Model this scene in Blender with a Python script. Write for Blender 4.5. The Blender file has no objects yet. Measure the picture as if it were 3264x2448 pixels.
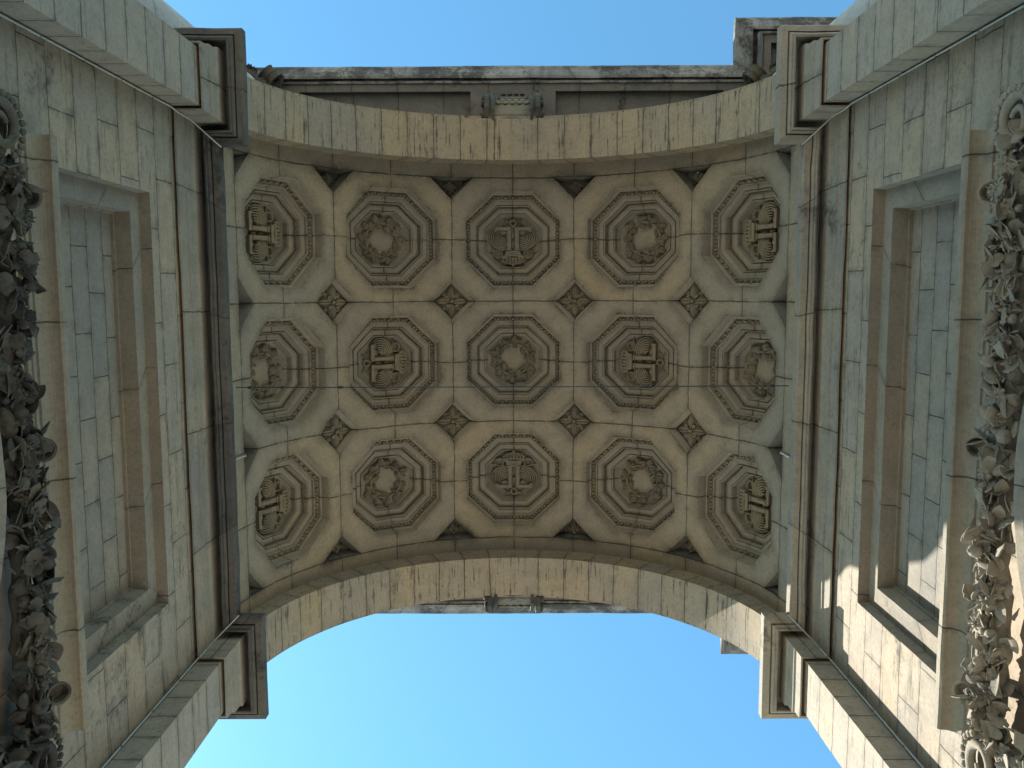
import bpy, bmesh, math, random
from math import sin, cos, pi, radians, sqrt, atan2, hypot
from mathutils import Vector, Matrix, noise
from mathutils.geometry import delaunay_2d_cdt
random.seed(7)
SC = bpy.context.scene
COL = SC.collection

# ------------------------------------------------------------------ measures (metres, camera height = 0)
GZ = -1.6                      # pavement
R, ZV = 5.0, 14.54             # coffered barrel vault
RR, ZR = 4.7, 14.2             # end arch rings
YI, YF = 4.36, 5.22            # inner face of the rings, facade plane
XW, XP = 5.12, 4.70            # side wall, pilaster face
PS, PY = 2.729, 2.7103         # coffer pitch round the vault and along it
OA, DA = 1.06, 0.487           # octagon half width, diamond half diagonal

# ------------------------------------------------------------------ object helpers
def link(name, bm, mat, parent=None, smooth=False, sharp=None):
    me = bpy.data.meshes.new(name)
    bm.normal_update()
    bm.to_mesh(me); bm.free()
    if smooth:
        for p in me.polygons: p.use_smooth = True
        if sharp is not None: me.set_sharp_from_angle(angle=radians(sharp))
    me.materials.append(mat)
    o = bpy.data.objects.new(name, me)
    COL.objects.link(o)
    if parent: o.parent = parent
    return o
def empty(name, loc=(0,0,0), parent=None):
    o = bpy.data.objects.new(name, None); COL.objects.link(o)
    o.location = loc
    if parent: o.parent = parent
    return o
def tag(o, label=None, cat=None, group=None, kind=None):
    if label: o['label'] = label
    if cat: o['category'] = cat
    if group: o['group'] = group
    if kind: o['kind'] = kind
    return o
def new():
    bm = bmesh.new(); bm.loops.layers.uv.new('UVMap'); return bm
def face(bm, vs, uvs=None):
    try: f = bm.faces.new(vs)
    except ValueError: return None
    if uvs:
        l = bm.loops.layers.uv.active
        for lp, uv in zip(f.loops, uvs): lp[l].uv = uv
    return f
def jit(p, a, s=2.3):
    n = noise.noise_vector(Vector(p)*s) + .5*noise.noise_vector(Vector(p)*s*4.1)
    return (p[0]+a*n.x, p[1]+a*n.y, p[2]+a*n.z)
def quadgrid(bm, P, UV, flip=False):
    """P[i][j] points, UV[i][j]"""
    V = [[bm.verts.new(p) for p in row] for row in P]
    for i in range(len(P)-1):
        for j in range(len(P[0])-1):
            q = [(i,j),(i+1,j),(i+1,j+1),(i,j+1)]
            if flip: q.reverse()
            face(bm, [V[a][b] for a,b in q], [UV[a][b] for a,b in q])
    return V
def box(bm, x0,x1,y0,y1,z0,z1):
    v = [bm.verts.new(p) for p in ((x0,y0,z0),(x1,y0,z0),(x1,y1,z0),(x0,y1,z0),(x0,y0,z1),(x1,y0,z1),(x1,y1,z1),(x0,y1,z1))]
    for q, ax in (((3,2,1,0),2),((4,5,6,7),2),((0,1,5,4),1),((2,3,7,6),1),((1,2,6,5),0),((3,0,4,7),0)):
        uv=[]
        for k in q:
            c = v[k].co
            uv.append((c.x,c.y) if ax==2 else ((c.x,c.z) if ax==1 else (c.y,c.z)))
        face(bm,[v[k] for k in q],uv)
def sweep(path, prof, closed=False, step=.3, amp=.006, flip=False, bm=None, side=1):
    """path: plan (x,y) polyline, prof: (outward, z).  Mitred at corners; outward = right of travel * side"""
    bm = bm or new()
    n = len(path); nor = []
    for i in range(n):
        ds = []
        if i > 0: ds.append((path[i][0]-path[i-1][0], path[i][1]-path[i-1][1]))
        if i < n-1: ds.append((path[i+1][0]-path[i][0], path[i+1][1]-path[i][1]))
        ns = []
        for dx,dy in ds:
            L = hypot(dx,dy); ns.append((dy/L*side, -dx/L*side))
        if len(ns) == 1: m = ns[0]
        else:
            mx,my = ns[0][0]+ns[1][0], ns[0][1]+ns[1][1]
            k = 2/(mx*mx+my*my); m = (mx*k, my*k)
        nor.append(m)
    pl = [0]
    for a,b in zip(prof,prof[1:]): pl.append(pl[-1]+hypot(b[0]-a[0],b[1]-a[1]))
    u = 0
    for i in range(n-1):
        L = hypot(path[i+1][0]-path[i][0], path[i+1][1]-path[i][1]); k = max(1,int(L/step))
        P,UV = [],[]
        for j in range(k+1):
            t = j/k; row=[]; ruv=[]
            bx = path[i][0]*(1-t)+path[i+1][0]*t; by = path[i][1]*(1-t)+path[i+1][1]*t
            mx = nor[i][0]*(1-t)+nor[i+1][0]*t; my = nor[i][1]*(1-t)+nor[i+1][1]*t
            rb = random.Random(int((u+L*t+.4)/1.95)*7+int(prof[0][1]*10)); de=rb.uniform(-.007,.007); dz=rb.uniform(-.006,.006)
            for (e,z),q in zip(prof,pl):
                ee=e+(de if e>.02 else 0); p = (bx+mx*ee, by+my*ee, z+dz)
                row.append(jit(p,amp,1.7)); ruv.append((u+L*t, q))
            P.append(row); UV.append(ruv)
        quadgrid(bm,P,UV,flip)
        u += L
    return bm
def arc_sweep(y, prof, zc=ZR, r0=0, a0=-pi/2, a1=pi/2, n=150, sgn=1, flip=False, bm=None, amp=.004):
    """prof: (radius, outward y) swept round an arch in the xz plane"""
    bm = bm or new(); P,UV=[],[]
    for i in range(n+1):
        a = a0+(a1-a0)*i/n
        P.append([jit((r*sin(a), y+sgn*e, zc+r*cos(a)),amp) for r,e in prof])
        UV.append([(a*RR, r) for r,e in prof])
    quadgrid(bm,P,UV,flip)
    return bm
def tube(bm, pts, rad, seg=6, flat=1.0, caps=True, up=Vector((0,0,1))):
    pts = [Vector(p) for p in pts]; n = len(pts)
    rads = rad if isinstance(rad,(list,tuple)) else [rad]*n
    rings=[]
    for i,p in enumerate(pts):
        t = (pts[min(i+1,n-1)]-pts[max(i-1,0)])
        t = t.normalized() if t.length>1e-9 else Vector((1,0,0))
        s = t.cross(up)
        if s.length<1e-4: s = t.cross(Vector((1,0.1,0)))
        s.normalize(); w = s.cross(t).normalized()
        rings.append([bm.verts.new(p+ (s*cos(2*pi*k/seg)+w*sin(2*pi*k/seg)*flat)*rads[i]) for k in range(seg)])
    for a,b in zip(rings,rings[1:]):
        for k in range(seg):
            face(bm,[a[k],a[(k+1)%seg],b[(k+1)%seg],b[k]])
    if caps:
        face(bm,rings[0][::-1]); face(bm,rings[-1])
def ribbon(bm, pts, T, hw, th):
    pts=[Vector(p) for p in pts]; n=len(pts); rr=[]
    for i,p in enumerate(pts):
        t=(pts[min(i+1,n-1)]-pts[max(i-1,0)]).normalized(); nn=T.cross(t).normalized(); w=hw[i]
        rr.append([bm.verts.new(p+T*(w*a)+nn*(th*b)) for a,b in ((-1,-1),(-1,1),(-.8,.55),(-.25,.35),(0,.9),(.25,.35),(.8,.55),(1,1),(1,-1),(.8,-.55),(-.8,-.55))])
    for a,b in zip(rr,rr[1:]):
        for k in range(11): face(bm,[a[k],b[k],b[(k+1)%11],a[(k+1)%11]])
    face(bm,rr[0]); face(bm,rr[-1][::-1])
def blob(bm, c, r, seg=8, rings=5, M=None):
    """ellipsoid; r=(rx,ry,rz)"""
    c = Vector(c); V=[]
    def put(v):
        v = Vector((v[0]*r[0],v[1]*r[1],v[2]*r[2]))
        if M: v = M@v
        return bm.verts.new(c+v)
    top = put((0,0,1)); bot = put((0,0,-1))
    for i in range(1,rings):
        a = pi*i/rings
        V.append([put((sin(a)*cos(2*pi*k/seg), sin(a)*sin(2*pi*k/seg), cos(a))) for k in range(seg)])
    for k in range(seg):
        face(bm,[top,V[0][k],V[0][(k+1)%seg]]); face(bm,[bot,V[-1][(k+1)%seg],V[-1][k]])
    for a,b in zip(V,V[1:]):
        for k in range(seg): face(bm,[a[k],b[k],b[(k+1)%seg],a[(k+1)%seg]])
def leaf(bm, base, ang, L, W, h, M=None, lobes=0, curl=0, nu=7):
    """raised carved leaf lying on the local xy plane, rising towards -z (M maps local to the mesh)"""
    base = Vector(base); d = Vector((cos(ang),sin(ang),0)); s = Vector((-sin(ang),cos(ang),0))
    rows=[]
    for i in range(nu+1):
        t = i/nu
        w = W*.5*(sin(pi*min(1,t*.93+.04))**.75)
        if lobes: w *= .78+.3*abs(sin(pi*t*lobes))
        bend = curl*t*t*L
        c = base + d*(t*L) + s*bend
        hh = h*(.35+.65*sin(pi*min(1,t*.85+.1)))
        row=[]
        for q,zz in ((-1.0,0),(-.92,.55),(-.5,1.0),(0,.62),(.5,1.0),(.92,.55),(1.0,0)):
            p = c+s*(w*q)+Vector((0,0,-hh*zz))
            if M: p = M@p
            row.append(bm.verts.new(p))
        rows.append(row)
    for a,b in zip(rows,rows[1:]):
        for k in range(6): face(bm,[a[k],b[k],b[k+1],a[k+1]])
    face(bm,rows[-1]); face(bm,rows[0][::-1])
def prism(bm, poly, z0, z1, bev=0):
    """closed raised plate: poly in xy, from z0 to z1 (z1 the visible lower side)"""
    a=[bm.verts.new((x,y,z0)) for x,y in poly]; b=[bm.verts.new((x,y,z1)) for x,y in poly]
    n=len(poly)
    for i in range(n): face(bm,[a[i],a[(i+1)%n],b[(i+1)%n],b[i]])
    face(bm,b)
def inpoly(p, poly):
    c=False; n=len(poly); x,y=p
    for i in range(n):
        x0,y0=poly[i]; x1,y1=poly[(i+1)%n]
        if (y0>y)!=(y1>y) and x<(x1-x0)*(y-y0)/(y1-y0)+x0: c=not c
    return c
def subdiv(poly, step):
    out=[]
    n=len(poly)
    for i in range(n):
        a,b=poly[i],poly[(i+1)%n]; k=max(1,int(math.ceil(hypot(b[0]-a[0],b[1]-a[1])/step)))
        for j in range(k): out.append((a[0]+(b[0]-a[0])*j/k, a[1]+(b[1]-a[1])*j/k))
    return out
def cdt(outer, holes, step, fmap, uvmap=lambda u,v:(u,v), flip=False, edge=None):
    """plate with holes: returns bmesh of mapped triangles"""
    edge = edge or step
    pts=[];edges=[]
    loops=[subdiv(outer,edge)]+[subdiv(h,edge) for h in holes]
    for lp in loops:
        s=len(pts); pts+= [Vector(p) for p in lp]; n=len(lp)
        edges+=[(s+i,s+(i+1)%n) for i in range(n)]
    xs=[p[0] for p in outer]; ys=[p[1] for p in outer]
    x=min(xs)+step*.5
    i=0
    while x<max(xs):
        y=min(ys)+step*(.5 if i%2 else .25)
        while y<max(ys):
            if inpoly((x,y),outer) and not any(inpoly((x,y),h) for h in holes):
                if all(min(hypot(q[0]-x,q[1]-y) for q in lp)>step*.4 for lp in loops): pts.append(Vector((x,y)))
            y+=step
        x+=step; i+=1
    r=delaunay_2d_cdt(pts,edges,[],0,1e-6)
    bm=new(); V=[bm.verts.new(fmap(p.x,p.y)) for p in r[0]]
    for f in r[2]:
        c=(sum(r[0][k].x for k in f)/len(f), sum(r[0][k].y for k in f)/len(f))
        if not inpoly(c,outer) or any(inpoly(c,h) for h in holes): continue
        ff=list(f)
        if flip: ff.reverse()
        face(bm,[V[k] for k in ff],[uvmap(r[0][k].x,r[0][k].y) for k in ff])
    bmesh.ops.delete(bm,geom=[v for v in bm.verts if not v.link_faces],context='VERTS')
    return bm

# ------------------------------------------------------------------ materials
ALB=.74
class NT:
    def __init__(s,name):
        s.m=bpy.data.materials.new(name); s.m.use_nodes=True; s.t=s.m.node_tree; s.n=s.t.nodes; s.n.clear()
        s.out=s.n.new('ShaderNodeOutputMaterial'); s.b=s.n.new('ShaderNodeBsdfPrincipled'); s.t.links.new(s.b.outputs[0],s.out.inputs[0])
    def set(s,sock,v):
        if isinstance(v,bpy.types.NodeSocket): s.t.links.new(v,sock)
        elif v is not None: sock.default_value=v
    def math(s,op,a,b=None,c=None,clamp=False):
        n=s.n.new('ShaderNodeMath'); n.operation=op; n.use_clamp=clamp
        s.set(n.inputs[0],a)
        if b is not None: s.set(n.inputs[1],b)
        if c is not None: s.set(n.inputs[2],c)
        return n.outputs[0]
    def vmath(s,op,a,b=None):
        n=s.n.new('ShaderNodeVectorMath'); n.operation=op; s.set(n.inputs[0],a)
        if b is not None: s.set(n.inputs[1],b)
        return n.outputs[0]
    def noise(s,vec,scale,detail=4,rough=.55,dist=0):
        n=s.n.new('ShaderNodeTexNoise'); s.set(n.inputs['Vector'],vec); n.inputs['Scale'].default_value=scale
        n.inputs['Detail'].default_value=detail; n.inputs['Roughness'].default_value=rough; n.inputs['Distortion'].default_value=dist
        return n.outputs[0]
    def ramp(s,f,a,b,lo=0.,hi=1.):
        n=s.n.new('ShaderNodeMapRange'); n.interpolation_type='SMOOTHSTEP'; s.set(n.inputs[0],f)
        n.inputs[1].default_value=a;n.inputs[2].default_value=b;n.inputs[3].default_value=lo;n.inputs[4].default_value=hi
        return n.outputs[0]
    def mix(s,f,a,b,mode='MIX'):
        n=s.n.new('ShaderNodeMix'); n.data_type='RGBA'; n.blend_type=mode
        s.set(n.inputs[0],f)
        for k,v in ((6,a),(7,b)):
            if isinstance(v,tuple) and len(v)==3: v=(*v,1)
            s.set(n.inputs[k],v)
        return n.outputs[2]
    def sep(s,v):
        n=s.n.new('ShaderNodeSeparateXYZ'); s.set(n.inputs[0],v); return n.outputs
    def comb(s,x,y,z):
        n=s.n.new('ShaderNodeCombineXYZ'); s.set(n.inputs[0],x);s.set(n.inputs[1],y);s.set(n.inputs[2],z); return n.outputs[0]
    def pos(s): return s.n.new('ShaderNodeNewGeometry').outputs['Position']
    def uv(s):
        n=s.n.new('ShaderNodeUVMap'); n.uv_map='UVMap'; return n.outputs[0]
    def attr(s,name):
        n=s.n.new('ShaderNodeAttribute'); n.attribute_name=name; return n.outputs['Fac']

def stone(name, joints=None, warm=(.38,.315,.205), cool=(.31,.285,.225), soot=.3, streak=None, sootattr=False, bump=1.0, value=1.0, block=.14, specks=True, jdark=.85):
    """weathered limestone. joints: ('grid',du,dv,u0,v0) | ('brick',w,h,off) | ('ring',) | ('u',du,u0)"""
    k=NT(name); P=k.pos()
    big=k.noise(P,.55,5,.6); med=k.noise(P,2.6,6,.62,.3); fine=k.noise(P,19,5,.65); grain=k.noise(P,90,3,.6)
    warm=tuple(c*value*ALB for c in warm); cool=tuple(c*value*ALB for c in cool)
    c=k.mix(k.ramp(big,.36,.66),warm,cool)
    c=k.mix(k.ramp(med,.38,.75,0,.50),c,tuple(x*.62 for x in cool))
    c=k.mix(k.ramp(fine,.42,.72,0,.45),c,tuple(x*.5 for x in cool))
    c=k.mix(k.ramp(grain,.3,.7,0,.12),c,tuple(min(1,x*1.35) for x in warm))
    U=k.uv(); X,Y,_=k.sep(U)
    wob=k.noise(P,1.3,3); wob2=k.noise(P,7,3)
    jm=None; cell=None; softs=[]
    off=k.math('ADD',k.math('MULTIPLY',k.math('SUBTRACT',wob,.5),.05),k.math('MULTIPLY',k.math('SUBTRACT',wob2,.5),.022))
    def line(v,per,v0,w):
        a=k.math('DIVIDE',k.math('ADD',k.math('SUBTRACT',v,v0),off),per)
        d=k.math('MULTIPLY',k.math('ABSOLUTE',k.math('SUBTRACT',k.math('FRACT',k.math('ADD',a,.5)),.5)),per)
        softs.append(k.ramp(d,.01,.13,1,0))
        return k.ramp(d,w*.36,w*1.1,1,0), k.math('FLOOR',a)
    if joints:
        t=joints[0]
        if t=='grid':
            l1,i1=line(X,joints[1],joints[3],.013); l2,i2=line(Y,joints[2],joints[4],.017)
            jm=k.math('MAXIMUM',l1,l2); cell=k.comb(i1,i2,0)
        elif t=='u':
            jm,i1=line(X,joints[1],joints[2],.012); cell=k.comb(i1,0,0)
        elif t=='v':
            jm,i1=line(Y,joints[1],joints[2],.012); cell=k.comb(i1,0,0)
        elif t=='ring':
            ax=k.math('SUBTRACT',k.math('ABSOLUTE',X),.54)
            jm,i1=line(ax,.572,0,.012)
            jm=k.math('MULTIPLY',jm,k.math('GREATER_THAN',ax,-.1)); cell=k.comb(k.math('MULTIPLY',i1,k.math('SIGN',X)),0,0)
        elif t=='brick':
            w,h,o=joints[1:4]; u0=joints[4] if len(joints)>4 else 0; v0=joints[5] if len(joints)>5 else 0
            l2,row=line(Y,h,v0,.010)
            a=k.math('ADD',k.math('DIVIDE',k.math('SUBTRACT',Y,v0),h),0); r=k.math('FLOOR',a)
            sh=k.math('MULTIPLY',k.math('ADD',k.math('MULTIPLY',k.math('MODULO',r,2.),o),k.math('MULTIPLY',k.math('SINE',k.math('MULTIPLY',r,12.9)),.13)),w)
            l1,i1=line(k.math('ADD',X,sh),w,u0,.010)
            jm=k.math('MAXIMUM',l1,l2); cell=k.comb(i1,r,0)
        wn=k.n.new('ShaderNodeTexWhiteNoise'); wn.noise_dimensions='3D'; k.set(wn.inputs['Vector'],cell)
        hv=k.n.new('ShaderNodeHueSaturation'); k.set(hv.inputs['Color'],c)
        k.set(hv.inputs['Value'],k.math('ADD',k.math('MULTIPLY',wn.outputs[0],block),1-block*.5))
        k.set(hv.inputs['Saturation'],k.math('ADD',k.math('MULTIPLY',wn.outputs[0],.35),.82))
        c=hv.outputs[0]
    for sf in softs:
        c=k.mix(k.math('MULTIPLY',sf,k.ramp(k.noise(P,4.5,5,.7),.40,.66,0,.38)),c,(.09*ALB,.075*ALB,.055*ALB))
    SOOT=(.028,.026,.026)
    patch=k.noise(P,.9,7,.68,.4); spk=k.noise(P,11,4,.7)
    th=.74-.22*soot
    ps=k.ramp(k.math('ADD',patch,k.math('MULTIPLY',k.math('SUBTRACT',spk,.5),.35)),th-.06,th+.10,0,.85*min(1,soot*2))
    c=k.mix(ps,c,SOOT)
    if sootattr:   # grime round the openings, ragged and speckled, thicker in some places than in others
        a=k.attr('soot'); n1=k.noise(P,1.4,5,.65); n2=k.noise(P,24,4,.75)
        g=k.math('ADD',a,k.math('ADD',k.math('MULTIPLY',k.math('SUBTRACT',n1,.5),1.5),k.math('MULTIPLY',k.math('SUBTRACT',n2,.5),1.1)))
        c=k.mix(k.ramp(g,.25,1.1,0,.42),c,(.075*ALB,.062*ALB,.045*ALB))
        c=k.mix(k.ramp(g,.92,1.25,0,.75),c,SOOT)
    if specks:
        sp=k.noise(P,34,3,.7); c=k.mix(k.ramp(sp,.66,.76,0,.5),c,SOOT)
        sp2=k.noise(k.vmath('ADD',P,(31,7,5)),9,5,.75); c=k.mix(k.ramp(sp2,.70,.78,0,.30),c,(.55,.50,.42))
    if streak:
        # dark runs along an axis, strongest near given side
        sc=streak['scale']; v=k.vmath('MULTIPLY',P,sc)
        s1=k.noise(v,1,4,.65); s2=k.noise(P,5,4,.7)
        m=k.ramp(k.math('ADD',s1,k.math('MULTIPLY',k.math('SUBTRACT',s2,.5),.35)),streak.get('lo',.56),streak.get('hi',.70),0,streak.get('amt',.7))
        c=k.mix(m,c,(.035,.033,.033))
    if jm is not None:
        brk=k.ramp(k.noise(P,3.1,3),.30,.50,.35,1)
        jj=k.math('MULTIPLY',jm,brk)
        c=k.mix(k.math('MULTIPLY',jj,jdark),c,(.03,.028,.026))
    k.set(k.b.inputs['Base Color'],c); k.b.inputs['Roughness'].default_value=.92
    k.b.inputs['Specular IOR Level'].default_value=.25
    h=k.math('ADD',k.math('MULTIPLY',fine,.5),k.math('ADD',k.math('MULTIPLY',grain,.15),k.math('MULTIPLY',med,.8)))
    if jm is not None: h=k.math('SUBTRACT',h,k.math('MULTIPLY',jm,1.1))
    bp=k.n.new('ShaderNodeBump'); bp.inputs['Strength'].default_value=.55*bump; bp.inputs['Distance'].default_value=.02
    k.set(bp.inputs['Height'],h); k.t.links.new(bp.outputs[0],k.b.inputs['Normal'])
    return k.m
def plain(name,col,rough=.5,metal=0):
    k=NT(name); n=k.noise(k.pos(),14,4); c=k.mix(k.ramp(n,.3,.7,0,.4),col,tuple(x*.6 for x in col))
    k.set(k.b.inputs['Base Color'],c); k.b.inputs['Roughness'].default_value=rough; k.b.inputs['Metallic'].default_value=metal
    return k.m

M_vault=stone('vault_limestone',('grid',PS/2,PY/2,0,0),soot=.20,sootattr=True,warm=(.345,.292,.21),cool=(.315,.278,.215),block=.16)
M_coffer=stone('coffer_limestone',('grid',PS/2,PY/2,0,0),soot=.12,warm=(.37,.318,.235),cool=(.345,.308,.245),block=.10)
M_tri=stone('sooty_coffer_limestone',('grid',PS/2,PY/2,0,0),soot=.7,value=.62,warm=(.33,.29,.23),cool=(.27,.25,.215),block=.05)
M_relief=stone('carved_relief_limestone',None,soot=.35,value=.80,specks=False)
M_ring=stone('arch_ring_limestone',('ring',),soot=.26,streak=dict(scale=(20,1.0,20),lo=.55,hi=.68,amt=.8),warm=(.38,.315,.215),cool=(.32,.285,.23))
M_wall=stone('ashlar_wall_limestone',('brick',1.35,.57,.5,.3,.76),soot=.42,streak=dict(scale=(11,1.0,11),lo=.52,hi=.74,amt=.55),warm=(.43,.355,.262),cool=(.375,.328,.262),block=.13)
M_pil=stone('pilaster_limestone',('v',.57,.76),soot=.22,streak=dict(scale=(11,1.0,11),lo=.55,hi=.78,amt=.5),warm=(.41,.35,.27),cool=(.38,.335,.275),block=.12)
M_panel=stone('panel_field_limestone',('brick',1.12,.42,.5,.2,.12),soot=.14,warm=(.33,.285,.225),cool=(.29,.265,.225),block=.16)
M_frame=stone('panel_frame_limestone',('brick',1.7,9,.0,.1,-3),soot=.42,warm=(.315,.272,.21),cool=(.28,.255,.215),block=.12)
M_trim=stone('impost_limestone',('u',1.95,.4),soot=.45,warm=(.385,.335,.25),cool=(.30,.28,.245),streak=dict(scale=(1.2,.5,7),lo=.58,hi=.78,amt=.5),block=.2)
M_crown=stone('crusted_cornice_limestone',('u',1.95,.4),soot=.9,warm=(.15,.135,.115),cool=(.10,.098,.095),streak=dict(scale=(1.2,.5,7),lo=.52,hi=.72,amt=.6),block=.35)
M_ledge=stone('ledge_limestone',('u',1.73,.5),soot=.10,warm=(.33,.285,.215),cool=(.30,.27,.215),block=.12)
M_ent=stone('entablature_limestone',('u',1.2,.55),soot=.55,warm=(.185,.172,.15),cool=(.155,.15,.142),block=.2)
M_corn=stone('cornice_limestone',('u',1.2,.55),soot=1.05,streak=dict(scale=(2.2,.6,.6),lo=.42,hi=.80,amt=.75),warm=(.30,.29,.27),cool=(.20,.20,.20),block=.2)
M_key=stone('keystone_limestone',None,soot=.7,value=.5,specks=False)
M_gar_shaded=stone('shaded_garland_limestone',None,soot=1.0,value=.40,warm=(.38,.34,.27),cool=(.27,.26,.24),specks=False)  # left garland: patchy soot, plus the shade of its side put into the colour
M_fac=stone('facade_limestone',('brick',1.5,.6,.5),soot=.25)
M_col=stone('column_shaft_limestone',('v',1.9,.3),soot=.05,warm=(.48,.45,.41),cool=(.44,.43,.41),block=.08)
M_cap=stone('sooty_capital_limestone',None,soot=1.0,value=.22,specks=False)
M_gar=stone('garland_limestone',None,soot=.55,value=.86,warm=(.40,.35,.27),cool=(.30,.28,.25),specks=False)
M_tube=plain('pale_conduit',(.42,.44,.42),.45)
M_dark=plain('black_wire',(.02,.02,.02),.6)
M_steel=plain('brushed_steel',(.30,.31,.32),.45,.7)

# ------------------------------------------------------------------ the arch
ARCH=empty('triumphal_arch',(0,0,GZ))
tag(ARCH,'tall weathered limestone triumphal arch with a coffered barrel vault, seen from under its passage','arch')
ROOT=ARCH
def lift(o):
    o.location.z += -GZ   # children are modelled with the eye at z=0; the arch stands on the pavement
    return o
def part(name,bm,mat,parent=None,**k):
    o=link(name,bm,mat,parent or ARCH,**k)
    if (parent or ARCH) is ARCH: lift(o)
    return o
def grp(name,loc=(0,0,0)):
    o=empty(name,loc,ARCH); lift(o); return o

def octo(a,n=6):
    t=a*math.tan(pi/8); v=[(a,-t),(a,t),(t,a),(-t,a),(-a,t),(-a,-t),(-t,-a),(t,-a)]
    out=[]
    for i in range(8):
        p,q=v[i],v[(i+1)%8]
        for j in range(n): out.append((p[0]+(q[0]-p[0])*j/n,p[1]+(q[1]-p[1])*j/n))
    return out
def diam(a,n=4,m=1):
    v=[(a,0),(0,a),(-a,0),(0,-a)]; out=[]
    for i in range(4):
        p,q=v[i],v[(i+1)%4]
        for j in range(n): out.append((p[0]+(q[0]-p[0])*j/n,p[1]+(q[1]-p[1])*j/n))
    return out
def cyl(s,y,d): # point on vault, depth d outward, crown local
    r=R+d; a=s/R
    return (r*sin(a),y,r*cos(a))
def rings(bm,loops,uvo=(0,0),capper=None):
    """loops: list of (points, depth) -> stepped recess on the cylinder"""
    prev=None
    for pts,d in loops:
        cur=[(bm.verts.new(cyl(s,y,d)),(s,y)) for s,y in pts]
        if prev:
            n=len(cur)
            for i in range(n):
                j=(i+1)%n
                a,b,c,e=prev[i],prev[j],cur[j],cur[i]
                face(bm,[a[0],b[0],c[0],e[0]],[(t[1][0]+uvo[0],t[1][1]+uvo[1]) for t in (a,b,c,e)])
        prev=cur
    return prev

# --- vault shell with holes
holes=[]; SX=[-2,-1,0,1,2]; RYS=[-1,0,1]
for c in SX:
    for r in RYS: holes.append([(c*PS+x,r*PY+y) for x,y in octo(OA,1)])
for c in (-1.5,-.5,.5,1.5):
    for r in (-.5,.5): holes.append([(c*PS+x,r*PY+y) for x,y in diam(DA,1)])
tri=[]  # (verts) triangular recesses at the borders
for c in (-1.5,-.5,.5,1.5):
    for sg in (-1,1): tri.append(([(c*PS-DA,sg*1.5*PY),(c*PS+DA,sg*1.5*PY),(c*PS,sg*(1.5*PY-DA))],(c*PS,sg*1.5*PY),(0,-sg)))
for r in (-.5,.5):
    for sg in (-1,1): tri.append(([(sg*2.5*PS,r*PY-DA),(sg*2.5*PS,r*PY+DA),(sg*(2.5*PS-DA),r*PY)],(sg*2.5*PS,r*PY),(-sg,0)))
for sx in (-1,1):
    for sy in (-1,1): tri.append(([(sx*2.5*PS,sy*1.5*PY),(sx*(2.5*PS-DA),sy*1.5*PY),(sx*2.5*PS,sy*(1.5*PY-DA))],(sx*2.5*PS,sy*1.5*PY),(-sx,-sy)))
for t in tri: holes.append(t[0])
SV=R*pi/2
bm=cdt([(-SV,-YI-.02),(SV,-YI-.02),(SV,YI+.02),(-SV,YI+.02)],holes,.22,lambda s,y:(R*sin(s/R),y,ZV+R*cos(s/R)),flip=True,edge=.16)
for sg in (-1,1):   # short upright foot down to the impost
    quadgrid(bm,[[(sg*R,-YI,ZV),(sg*R,-YI,14.3)],[(sg*R,YI,ZV),(sg*R,YI,14.3)]],[[(0,0)]*2]*2)
def segd(p,a,b):
    ax,ay=a;bx,by=b;px,py=p; dx,dy=bx-ax,by-ay; t=max(0,min(1,((px-ax)*dx+(py-ay)*dy)/(dx*dx+dy*dy)))
    return hypot(px-ax-t*dx,py-ay-t*dy)
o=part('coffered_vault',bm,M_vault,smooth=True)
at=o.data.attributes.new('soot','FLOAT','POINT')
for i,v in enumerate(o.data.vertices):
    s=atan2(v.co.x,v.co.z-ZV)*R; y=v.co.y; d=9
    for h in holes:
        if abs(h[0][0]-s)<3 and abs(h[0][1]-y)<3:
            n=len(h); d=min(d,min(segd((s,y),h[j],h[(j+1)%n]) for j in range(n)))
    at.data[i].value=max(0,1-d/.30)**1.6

# --- octagonal coffer (built at the crown round the vault axis, copied by turning)
def coffer_mesh():
    bm=new()
    L=[(OA,0),(OA-.012,.04),(1.035,.20),(1.005,.215),(1.0,.34),(.915,.35),(.912,.275),(.892,.275),(.888,.335),(.80,.335),(.798,.365),(.778,.365),(.776,.325),(.765,.33),(.762,.42),(.758,.475),(.725,.475),(.722,.455),(.712,.455),(.708,.475),(.625,.475),(.622,.505),(.602,.505),(.600,.462),(.588,.465),(.585,.60),(.53,.65),(.525,.665)]
    last=rings(bm,[(octo(a),d) for a,d in L])
    c=bm.verts.new(cyl(0,0,.665)); n=len(last)
    for i in range(n): face(bm,[last[i][0],last[(i+1)%n][0],c],[(.7,.7)]*3)
    return bm
def frame_at(a,i,u,depth):
    """point and local frame on side i of an octagon of half width a; u in -1..1 along the side"""
    t=a*math.tan(pi/8); ang=i*pi/4
    s=a*cos(ang)-u*t*sin(ang); y=a*sin(ang)+u*t*cos(ang)
    P=Vector(cyl(s,y,depth)); th=s/R
    Z=Vector((sin(th),0,cos(th))); S=Vector((cos(th),0,-sin(th))); Y=Vector((0,1,0))
    A=(S*-sin(ang)+Y*cos(ang)); N=(S*-cos(ang)+Y*-sin(ang))   # along the side, inward
    return P,A,N,Z
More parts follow.
